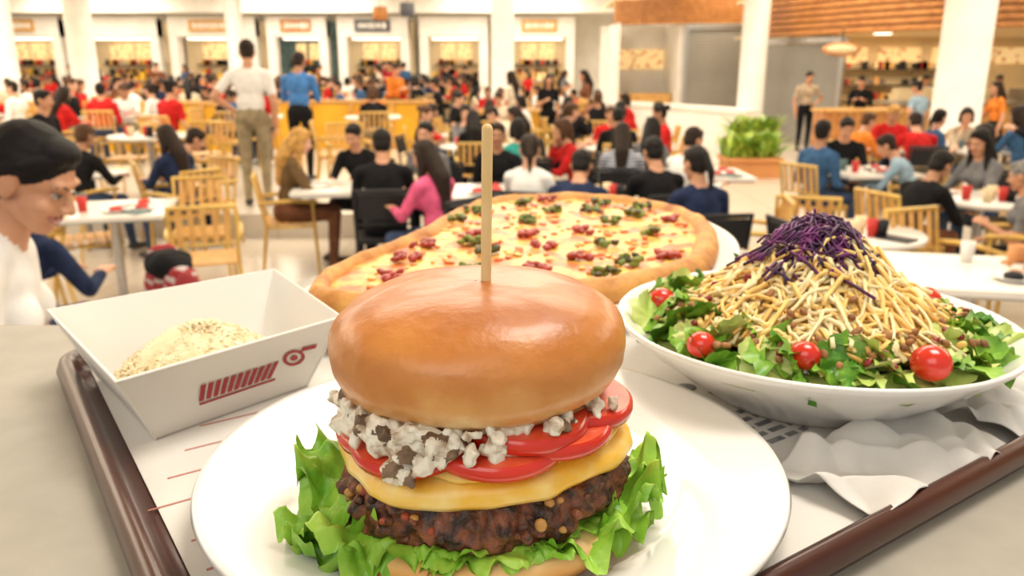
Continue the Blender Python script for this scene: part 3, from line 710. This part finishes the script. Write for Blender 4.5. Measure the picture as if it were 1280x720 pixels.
# lettuce
M_let=mat('lettuce',(.38,.62,.07),(.13,.38,.015),scale=45,detail=6,rough=.38,sss=.12,bump=.7,bscale=110,lo=.3,hi=.62)
def frill(mb,z0,ph,rin,rfun,amp,seg=520,nr=22,drop=0.0,mi=0):
    vs=[];fs=[]
    for i in range(nr+1):
        t=i/nr
        for j in range(seg):
            a=2*math.pi*j/seg; ca,sa=math.cos(a),math.sin(a)
            R1=rfun(a)
            lob=.006*noise.noise(V((ca*3+ph,sa*3,1)))+.005*noise.noise(V((ca*9+ph,sa*9,4)))+.002*noise.noise(V((ca*30+ph,sa*30,4)))
            r_=rin+(R1-rin+lob*t)*t
            x,y=r_*ca,r_*sa
            wv=noise.noise(V((ca*3.5+ph,sa*3.5,t*.8)))*1.1+noise.noise(V((x*75+ph,y*75,ph)))*.95*min(1,t*1.4)+noise.noise(V((x*170+ph,y*170,3)))*.42*t+noise.noise(V((ca*20+ph,sa*20,t*2.5)))*.55*t*t
            A=amp*(.30+.70*ca*ca)
            z=z0+A*(t**1.1)*wv-drop*t*t*(.3+.7*ca*ca)
            sx=.005*t*noise.noise(V((x*90,y*90,11+ph))); sy=.005*t*noise.noise(V((x*90,y*90,23+ph)))
            front=max(0,-sa)**1.5*(1 if ca>-.35 else max(0,1-(-.35-ca)*4))
            zmin=.002+front*(.0145+.005*noise.noise(V((ca*8,sa*8,9))))
            vs.append((x+sx,y+sy,max(z,zmin)))
    for i in range(nr):
        for j in range(seg):
            a=i*seg+j;b_=i*seg+(j+1)%seg; fs.append((a,b_,b_+seg,a+seg))
    mb.add(vs,fs,mi)
def g_(a,c,w): 
    d=(a-c+math.pi)%(2*math.pi)-math.pi; return math.exp(-(d/w)**2)
m=MB()
frill(m,.0205,1.0,.045,lambda a:.0665+.025*g_(a,rad(195),.6)+.023*g_(a,rad(-8),.5)+.003*g_(a,rad(235),.3),.024,drop=.002)
frill(m,.0195,5.0,.045,lambda a:.0670+.021*g_(a,rad(208),.5)+.017*g_(a,rad(-25),.45),.020,drop=.004)
frill(m,.023,9.0,.050,lambda a:.0640+.026*g_(a,rad(172),.45)+.028*g_(a,rad(12),.45),.024,drop=0)
m.obj('lettuce',[M_let],BG)
# egg / cheese slab
M_egg=mat('egg_cheese',(.86,.50,.045),(.92,.70,.26),scale=55,rough=.34,sss=.08,lo=.35,hi=.6,bump=.25,bscale=70)
def efn(off,a_):
    def f(q,t):
        k=1+noise.noise(V((math.cos(t)*1.6+off,math.sin(t)*1.6,0)))*a_+noise.noise(V((math.cos(t)*6+off,math.sin(t)*6,q.z*60)))*.02
        r_=math.hypot(q.x,q.y); dr=max(0,r_-.045)*.22
        return V((q.x*k,q.y*k,q.z-dr+nz(q,40,.0025,off)))
    return f
m=MB(); m.lathe([(.001,0),(.058,0),(.0625,.0015),(.065,.0055),(.064,.010),(.059,.0125),(.001,.0125)],0,160,(.002,-.001,.0445),efn(2,.09),TR)
m.lathe([(.001,0),(.054,0),(.060,.002),(.0605,.004),(.056,.006),(.001,.006)],0,160,(.007,.0,.0560),efn(6,.08),TR)
m.obj('egg_and_cheese',[M_egg],BG)
# tomato
M_tom=mat('tomato_skin',(.70,.030,.010),(.55,.018,.008),scale=20,rough=.2,coat=.35,sss=.08)
M_tomf=mat('tomato_flesh',(.80,.12,.045),(.64,.04,.015),scale=70,rough=.28,coat=.25,sss=.08)
m=MB()
def slice_(an,rc_,z,r,tilt,mb=m,th=.0036):
    a=rad(an); Rm=Matrix.Rotation(rad(tilt),3,V((-math.sin(a),math.cos(a),0))); c=(rc_*math.cos(a),rc_*math.sin(a),z)
    mb.lathe([(.001,-th),(r*.93,-th)],1,48,c,None,Rm); mb.lathe([(r*.93,-th),(r*.985,-th*.7),(r,0),(r*.985,th*.7),(r*.93,th)],0,48,c,None,Rm); mb.lathe([(r*.93,th),(.001,th)],1,48,c,None,Rm)
slice_(202,.036,.0625,.0315,16); slice_(230,.037,.0625,.032,15); slice_(282,.037,.0650,.032,11); slice_(315,.038,.0675,.032,9); slice_(345,.040,.0695,.031,7)
slice_(20,.034,.069,.031,4); slice_(90,.034,.066,.031,4); slice_(150,.034,.064,.031,4); slice_(300,.038,.0705,.029,6)
m.obj('tomato_slices',[M_tom,M_tomf],BG)
# creamy mushroom sauce
M_sau=mat('mushroom_cream',(.84,.79,.66),(.42,.30,.19),scale=140,detail=5,rough=.4,sss=.08,lo=.36,hi=.50,bump=.6,bscale=150)
M_mus=mat('mushroom_brown',(.24,.15,.09),(.10,.06,.035),scale=90,rough=.45)
m=MB()
for k in range(250):
    left=k<190
    t=rad(random.gauss(232,19)) if left else rad(random.uniform(190,335)); dg_=abs(math.degrees(t)-246)
    low=random.random()**1.2 if (left and dg_<9) else (random.random()*.35 if left else 0)
    r_=random.uniform(.056,.0650)+.0045*min(1,low*2); z=random.uniform(.0695,.0765)-low*.021
    sc=random.uniform(.5,1.1)
    m.ell((r_*math.cos(t),r_*math.sin(t),z),(.0042*sc,.0034*sc,.0026*sc),0,Euler((random.random()*3,random.random()*3,random.random()*3)).to_matrix(),8,6,tag=1 if random.random()<.13 else 0)
v_,f_,t_=remesh(m,.0009,1)
m2=MB(); v_=[(p[0]+nz(V(p),300,.0014,1),p[1]+nz(V(p),300,.0014,7),p[2]+nz(V(p),300,.0014,13)) for p in v_]
m2.v=v_; m2.f=[list(f) for f in f_]; m2.m=t_; m2.sm=[True]*len(f_)
m2.obj('mushroom_sauce',[M_sau,M_mus],BG)
# skewer
M_pick=mat('bamboo',(.82,.62,.31),(.70,.49,.21),scale=40,rough=.5,kind='noise')
m=MB(); m.cap((0.002,0,.03),(.0045,0,.1865),.0022,.0024,0,16); m.obj('bamboo_skewer',[M_pick],BG)

# paper food tray ------------------------------------------------------
M_card=mat('white_cardboard',(.80,.77,.71),(.76,.73,.68),scale=10,rough=.6)
BX=empty('paper_food_tray')
zb=ZS+.0005; zt=zb+.052
topq=[V((-.219,.413,zt)),V((-.119,.532,zt)),V((-.205,.668,zt)),V((-.332,.548,zt))]
cc=sum(topq,V())/4
botq=[V((cc.x+(p.x-cc.x)*.72,cc.y+(p.y-cc.y)*.72,zb)) for p in topq]
inn=lambda q,k,dz: [V((cc.x+(p.x-cc.x)*k,cc.y+(p.y-cc.y)*k,p.z+dz)) for p in q]
ti=inn(topq,.985,0); bi=inn(botq,.985,.001)
m=MB(); vs=topq+botq+ti+bi
fs=[]
for i in range(4):
    j=(i+1)%4; fs+=[(4+i,4+j,j,i),(8+i,8+j,12+j,12+i),(i,j,8+j,8+i)]
fs+=[(7,6,5,4),(12,13,14,15)]
m.add(vs,fs,0,False)
for i in range(4):
    m.cap(topq[i],botq[i],.0009,.0009,0,6); m.cap(topq[i],topq[(i+1)%4],.0011,.0011,0,6)
m.obj('carton',[M_card],BX)
m=MB()
D_,C_,Db,Cb=topq[0],topq[1],botq[0],botq[1]
nrm=((C_-D_).cross(Db-D_)).normalized()
if nrm.y>0: nrm=-nrm
def fp(u,w): return Db.lerp(Cb,u).lerp(D_.lerp(C_,u),w)+nrm*.0007
for k in range(11):
    u=.28+k*.038; m.add([fp(u,.36),fp(u+.026,.36),fp(u+.050,.60),fp(u+.024,.60)],[(0,1,2,3)],0,False)
m.add([fp(.28,.30),fp(.72,.30),fp(.72,.33),fp(.28,.33)],[(0,1,2,3)],0,False)
ex=(Cb-Db).normalized(); ey=(D_-Db).normalized(); c0=fp(.80,.57)
def ring(c,r0,r1,mi=0):
    vs=[];
    for k in range(28):
        a=2*math.pi*k/28; vs+=[c+(ex*math.cos(a)+ey*math.sin(a))*r0,c+(ex*math.cos(a)+ey*math.sin(a))*r1]
    m.add(vs,[(2*k,2*k+1,(2*k+3)%56,(2*k+2)%56) for k in range(28)],mi,False)
ring(c0,.0058,.0085); ring(c0,.0001,.003); m.add([fp(.83,.64),fp(.92,.62),fp(.92,.68),fp(.83,.70)],[(0,1,2,3)],0,False)
m.obj('printed_logo',[mat('logo_red',(.40,.018,.025),scale=10)],BX)
M_rice=mat('rice',(.86,.74,.50),(.72,.56,.32),scale=90,rough=.5,sss=.1)
m=MB(); rc=V((cc.x-.002,cc.y-.002,zb))
m.lathe([(.050,.001),(.052,.012),(.040,.029),(.020,.041),(.001,.044)],0,40,rc,lambda q,t:V((q.x,q.y,q.z+nz(q,60,.004))))
for k in range(1500):
    a=random.random()*6.28; r_=.056*math.sqrt(random.random()); z=.034*max(0,(1-(r_/.058)**1.5))+.0125
    m.ell(rc+V((r_*math.cos(a),r_*math.sin(a),z)),(.0036,.0012,.0012),0,Euler((random.uniform(-.6,.6),random.uniform(-.6,.6),random.random()*6)).to_matrix(),6,4)
m.obj('rice',[M_rice],BX)

# pizza ---------------------------------------------------------------
PZ=empty('pizza_platter')
k_=1.088
out=[(-.162,.612),(-.15,.582),(-.118,.568),(-.06,.572),(0,.585),(.063,.603),(.127,.645),(.175,.700),(.204,.775),(.222,.86),(.218,.945),(.195,1.01),(.15,1.06),(.085,1.085),(.011,1.08),(-.035,1.04),(-.065,.975),(-.09,.88),(-.108,.81),(-.135,.735),(-.158,.668)]
out=[V((x*k_,y*k_)) for x,y in out]
def cr(pts,n=8):
    o=[];N_=len(pts)
    for i in range(N_):
        a,b_,c,d=pts[i-1],pts[i],pts[(i+1)%N_],pts[(i+2)%N_]
        for j in range(n):
            t=j/n; o.append(.5*((2*b_)+(c-a)*t+(2*a-5*b_+4*c-d)*t*t+(3*b_-a-3*c+d)*t**3))
    return o
O=cr(out,8); pc=V((.025,.90))
def shape_obj(rows,disp=None):
    m=MB(); n=len(O); vs=[];fs=[]
    for (off,sc,z) in rows:
        for p in O:
            d=(p-pc); q=pc+d*sc+d.normalized()*off
            zz=z
            if disp: zz+=disp(q,sc)
            vs.append((q.x,q.y,zz))
    for i in range(len(rows)-1):
        for j in range(n): a=i*n+j;b_=i*n+(j+1)%n; fs.append((a,b_,b_+n,a+n))
    fs.append(tuple(range((len(rows)-1)*n,len(rows)*n)))
    m.add(vs,fs,0,True); return m
m=shape_obj([(0,.3,ZT+.018),(0,.85,ZT+.018),(.022,1,ZT+.0275),(.024,1,ZT+.030),(.021,1,ZT+.031),(-.01,1,ZT+.024),(0,.8,ZT+.0225),(0,.01,ZT+.0225)],None)
m.lathe([(.06,ZT),(.055,ZT+.004),(.05,ZT+.019)],0,48,(.035,.985,0)); m.lathe([(.02,ZT),(.06,ZT)],0,48,(.035,.985,0)); m.obj('platter',[M_cer],PZ)
M_crust=mat('pizza_crust',(.66,.32,.075),(.38,.125,.022),scale=30,detail=5,rough=.6,bump=.4,bscale=60,lo=.3,hi=.62)
def cdisp(q,sc): return (.003*noise.noise(V((q.x*25,q.y*25,0)))+.0015*noise.noise(V((q.x*70,q.y*70,0))))*(1 if sc>.9 else 0)
m=shape_obj([(-.02,1,ZT+.024),(-.003,1,ZT+.026),(0.001,1,ZT+.032),(-.001,1,ZT+.040),(-.008,1,ZT+.0475),(-.017,1,ZT+.0475),(-.024,1,ZT+.041),(-.028,1,ZT+.036),(0,.5,ZT+.036),(0,.01,ZT+.036)],cdisp); m.obj('crust',[M_crust],PZ)
M_chz=mat('pizza_cheese',(.86,.48,.09),(.64,.13,.015),scale=34,detail=7,rough=.4,bump=.6,bscale=75,lo=.40,hi=.55,coat=.1)
def chd(q,sc): return .0022*noise.noise(V((q.x*40,q.y*40,3)))+.002*noise.noise(V((q.x*90,q.y*90,5)))
rows=[(-.020,1,ZT+.0365),(-.023,1,ZT+.0395)]+[(-.023*s_,s_,ZT+.0405) for s_ in [.97-.05*i for i in range(19)]]
m=shape_obj(rows,chd); m.obj('cheese',[M_chz],PZ)
M_pep=mat('pepperoni',(.42,.030,.012),(.26,.018,.008),scale=70,rough=.4,coat=.2); M_olv=mat('olive_topping',(.10,.09,.02),(.045,.035,.010),scale=60,rough=.35); M_herb=mat('herb_green',(.11,.16,.02),(.22,.26,.03),scale=60,rough=.5)
m=MB()
def inside(p):
    c=False;n=len(O)
    q=pc+(p-pc)*1.16
    for i in range(n):
        a,b_=O[i],O[i-1]
        if (a.y>q.y)!=(b_.y>q.y) and q.x<(b_.x-a.x)*(q.y-a.y)/(b_.y-a.y)+a.x: c=not c
    return c
pl=[];tries=0
while len(pl)<30 and tries<5000:
    tries+=1; p=V((random.uniform(-.18,.25),random.uniform(.62,1.18)))
    if inside(p) and all((p-q).length>.050 for q in pl): pl.append(p)
for i,p in enumerate(pl):
    z=ZT+.042; k=i%5
    if k in(0,2):
        for j in range(7):
            m.ell((p.x+random.uniform(-.011,.011),p.y+random.uniform(-.011,.011),z+random.uniform(.001,.004)),(.006,.005,.003),0,Euler((random.uniform(-.5,.5),random.uniform(-.5,.5),random.random()*3)).to_matrix(),9,6)
    else:
        for j in range(13):
            m.ell((p.x+random.uniform(-.011,.011),p.y+random.uniform(-.011,.011),z+random.uniform(.001,.007)),(.0058,.0040,.0028),2 if j%3 else 1,Euler((random.uniform(-.6,.6),random.uniform(-.6,.6),random.random()*3)).to_matrix(),8,5)
for k in range(480):
    p=V((random.uniform(-.19,.25),random.uniform(.62,1.18)))
    if inside(p): m.ell((p.x,p.y,ZT+.0415),(random.uniform(.002,.007),random.uniform(.002,.005),.0014),random.choice([0,3,3,4,4,4]),Euler((0,0,random.random()*3)).to_matrix(),7,5)
m.obj('toppings',[M_pep,M_olv,M_herb,mat('melted_cheese',(.90,.62,.18),(.84,.44,.08),scale=50,rough=.35),mat('tomato_sauce',(.66,.11,.02),(.72,.22,.03),scale=50,rough=.35)],PZ)

# salad ---------------------------------------------------------------
SA=empty('salad_bowl',(.207,.530,ZS))
m=MB(); k=.965
m.lathe([(a*k,b_) for a,b_ in [(.001,0),(.068,0),(.072,.003),(.095,.018),(.118,.034),(.1355,.049),(.138,.0525),(.1365,.0545),(.133,.0525),(.114,.0385),(.09,.0225),(.06,.009),(.001,.006)]],0,112); m.obj('bowl',[M_cer],SA)
def hm(r_):
    return float(np.interp(r_,[0,.015,.03,.045,.06,.075,.09,.105,.125],[.113,.109,.097,.083,.070,.060,.053,.049,.044]))
M_let2=mat('salad_leaf',(.26,.48,.045),(.06,.22,.015),scale=45,rough=.4,sss=.1,bump=.5,bscale=80)
M_let3=mat('salad_leaf_pale',(.66,.70,.24),(.42,.56,.10),scale=45,rough=.4,sss=.1)
M_shr=mat('cheese_shreds',(.94,.66,.24),(.90,.52,.13),scale=50,rough=.5,sss=.12)
M_shr2=mat('carrot_shreds',(.94,.80,.48),(.90,.70,.36),scale=50,rough=.5,sss=.12)
M_cab=mat('red_cabbage',(.20,.025,.17),(.040,.006,.045),scale=90,rough=.4,lo=.42,hi=.68)
M_nut=mat('walnut',(.40,.18,.06),(.20,.08,.028),scale=60,rough=.6,bump=.6,bscale=90)
m=MB(); m.lathe([(.122,.042)]+[(r_,hm(r_)-.007) for r_ in (.115,.1,.09)],0,64,(0,0,0),lambda q,t:V((q.x,q.y,q.z+nz(q,50,.006)))); m.lathe([(r_,hm(r_)-.002) for r_ in (.088,.08,.07,.055,.04,.025,.012,.001)],1,64,(0,0,0),lambda q,t:V((q.x,q.y,q.z+nz(q,50,.005)))); 
m.obj('salad_base',[M_let3,M_shr],SA)
def leaf(mb,c,sz,R,seed,mi):
    vs=[];fs=[];nr=6;ns=30
    vs.append(V(c))
    for i in range(1,nr+1):
        t=i/nr
        for j in range(ns):
            a=2*math.pi*j/ns; rr_=sz*t*(1+.35*noise.noise(V((math.cos(a)*3+seed,math.sin(a)*3,0)))*t)*(.75+.25*abs(math.cos(a)))
            z=sz*.5*t*t*(noise.noise(V((math.cos(a)*2.5+seed,math.sin(a)*2.5,t)))+.6*noise.noise(V((math.cos(a)*7+seed,math.sin(a)*7,t))))
            vs.append(R@V((rr_*math.cos(a),rr_*math.sin(a),z))+V(c))
    for j in range(ns): fs.append((0,1+j,1+(j+1)%ns))
    for i in range(nr-1):
        for j in range(ns): a=1+i*ns+j;b_=1+i*ns+(j+1)%ns; fs.append((a,a+ns,b_+ns,b_))
    mb.add(vs,fs,mi)
m=MB()
for k in range(150):
    a=random.random()*6.28; r_=random.uniform(.078,.112); 
    leaf(m,(r_*math.cos(a),r_*math.sin(a),hm(r_)+random.uniform(-.002,.005)),random.uniform(.009,.020),Euler((random.uniform(-.9,.9),random.uniform(-.9,.9),random.random()*6)).to_matrix(),k*3.1,random.choice([0,0,1]))
m.obj('greens',[M_let2,M_let3],SA)
def strands(mb,n,r0,r1,ln,th,mis,up=.004,tang=.5):
    for k in range(n):
        a=random.random()*6.28; r_=r0+(r1-r0)*math.sqrt(random.random()); 
        c=V((r_*math.cos(a),r_*math.sin(a),0)); da=a+random.gauss(0,tang); d=V((math.cos(da),math.sin(da),0)); s_=V((-d.y,d.x,0)); L=random.uniform(.6,1.2)*ln; bd=random.uniform(-.8,.8); lift=random.uniform(0,up)
        P=[]; tw=random.uniform(-.25,.25)
        for i in range(6):
            t=i/5-.5; q=c+d*(L*t)+s_*(bd*L*(t*t*2-.25)); P.append(V((q.x,q.y,hm(math.hypot(q.x,q.y))+lift+tw*L*t+.002*math.sin(i*1.7+k)+ (random.uniform(0,.001)))))
        mb.tube(P,th*random.uniform(.7,1.2),random.choice(mis),4)
m=MB(); strands(m,780,.010,.086,.034,.00155,[0,0,1,1],.009,1.3); m.obj('shredded_cheese',[M_shr,M_shr2],SA)
m=MB(); strands(m,400,.0,.034,.026,.0010,[0],.012,1.8)
for k in range(26):
    a=random.random()*6.28; r_=random.uniform(.034,.050); c=V((r_*math.cos(a),r_*math.sin(a),hm(r_)+.010)); d=V((math.cos(a+random.gauss(0,.8)),math.sin(a),-.4))*.012
    m.tube([c-d,c+V((0,0,.002)),c+d],.0011,0,4)
m.ell((0,0,.090),(.032,.032,.018),0); m.obj('shredded_red_cabbage',[M_cab],SA)
m=MB()
for k in range(150):
    a=random.random()*6.28; r_=random.uniform(.078,.110)
    if k%4==0: r_=random.uniform(.05,.08)
    m.ell((r_*math.cos(a),r_*math.sin(a),hm(r_)+.009),(random.uniform(.002,.004),random.uniform(.002,.0035),.002),random.choice([0,0,0,1,2]),Euler((random.random(),random.random(),random.random()*6)).to_matrix(),8,6)
m.obj('walnuts_and_beans',[M_nut,mat('bean_red',(.26,.02,.02),scale=40,rough=.3),M_shr],SA)
m=MB()
def tomato(x,y,r_=.0125):
    m.ell((x,y,hm(math.hypot(x,y))+.007),(r_,r_,r_*.92),0,seg=24,rings=16); 
tomato(-.036,-.090,.0092); tomato(.034,-.098,.0115); tomato(-.090,-.062,.009); tomato(.095,.03,.010); tomato(-.098,.03,.010); tomato(.05,.09,.010)
m.obj('cherry_tomatoes',[M_tom],SA)

# napkin ---------------------------------------------------------------
M_nap=mat('napkin_paper',(.66,.64,.60),(.60,.58,.55),scale=30,rough=.9,bump=.2,bscale=200)
def napkin(cx,cy,w,d,rz,amp,seed,z=ZS+.001):
    m=MB(); nx,ny=90,60; vs=[];fs=[]
    for i in range(nx+1):
        for j in range(ny+1):
            x=(i/nx-.5)*w; y=(j/ny-.5)*d
            f=(1-abs(noise.noise(V((x*16+y*12+seed,y*14,0))))*2.2)*amp*.8+abs(noise.noise(V((x*34-y*28+seed,y*18,2))))*amp*.9
            vs.append((x+.012*noise.noise(V((x*9,y*20,seed))),y+.010*noise.noise(V((x*14,y*10,seed+5))),max(f,0)+.0008))
    for i in range(nx):
        for j in range(ny): a=i*(ny+1)+j; fs.append((a,a+ny+1,a+ny+2,a+1))
    m.add(vs,fs,0); o=m.obj('paper_napkin',[M_nap],loc=(cx,cy,z),rot=(0,0,rz)); md=o.modifiers.new('t','SOLIDIFY'); md.thickness=.0006; md.offset=1
napkin(.218,.412,.14,.066,rad(34),.013,2.0); napkin(.335,.494,.13,.07,rad(34),.014,8.0,ZS+.0015)

# ------------------------------------------------------------ lights
def area(n,loc,sx,sy,e,col=(1,.90,.735),rot=(0,0,0)):
    l=bpy.data.lights.new(n,'AREA'); l.shape='RECTANGLE'; l.size=sx;l.size_y=sy;l.energy=e;l.color=col
    o=bpy.data.objects.new(n,l); COL.objects.link(o); o.location=loc;o.rotation_euler=rot
for y in (5,11,17,23,28.5):
    for x in (-15,-7.5,0,7.5): area('foreground_key_light',(x,y,4.38),5,3.2,290 if y>6 else 225)
area('foreground_key_light',(.9,.9,4.2),1.4,1.2,78,(1,.94,.84))  # soft key added to light the foreground food, not a hall fitting
area('foreground_key_light',(-1.2,-2.2,3.8),3,2,50,(1,.94,.84),rot=(rad(35),0,0))  # unseen tilted light added behind the camera to brighten the foreground
area('kiosk_light',(9.8,19.6,2.4),4,2,110,(1,.80,.52))
w=bpy.data.worlds.new('World'); SC.world=w; w.use_nodes=True; w.node_tree.nodes['Background'].inputs[0].default_value=(1,.97,.92,1); w.node_tree.nodes['Background'].inputs[1].default_value=.56

# ------------------------------------------------------------ camera
cam=bpy.data.cameras.new('cam'); co=bpy.data.objects.new('camera',cam); COL.objects.link(co)
co.location=(0,0,1.75); co.rotation_euler=(rad(90-15.4),0,0)
cam.sensor_width=36; cam.lens=28.125; cam.clip_start=.02; cam.clip_end=200
cam.dof.use_dof=True; cam.dof.focus_distance=.34; cam.dof.aperture_fstop=13
SC.camera=co
try: SC.view_settings.view_transform='Standard'
except: pass
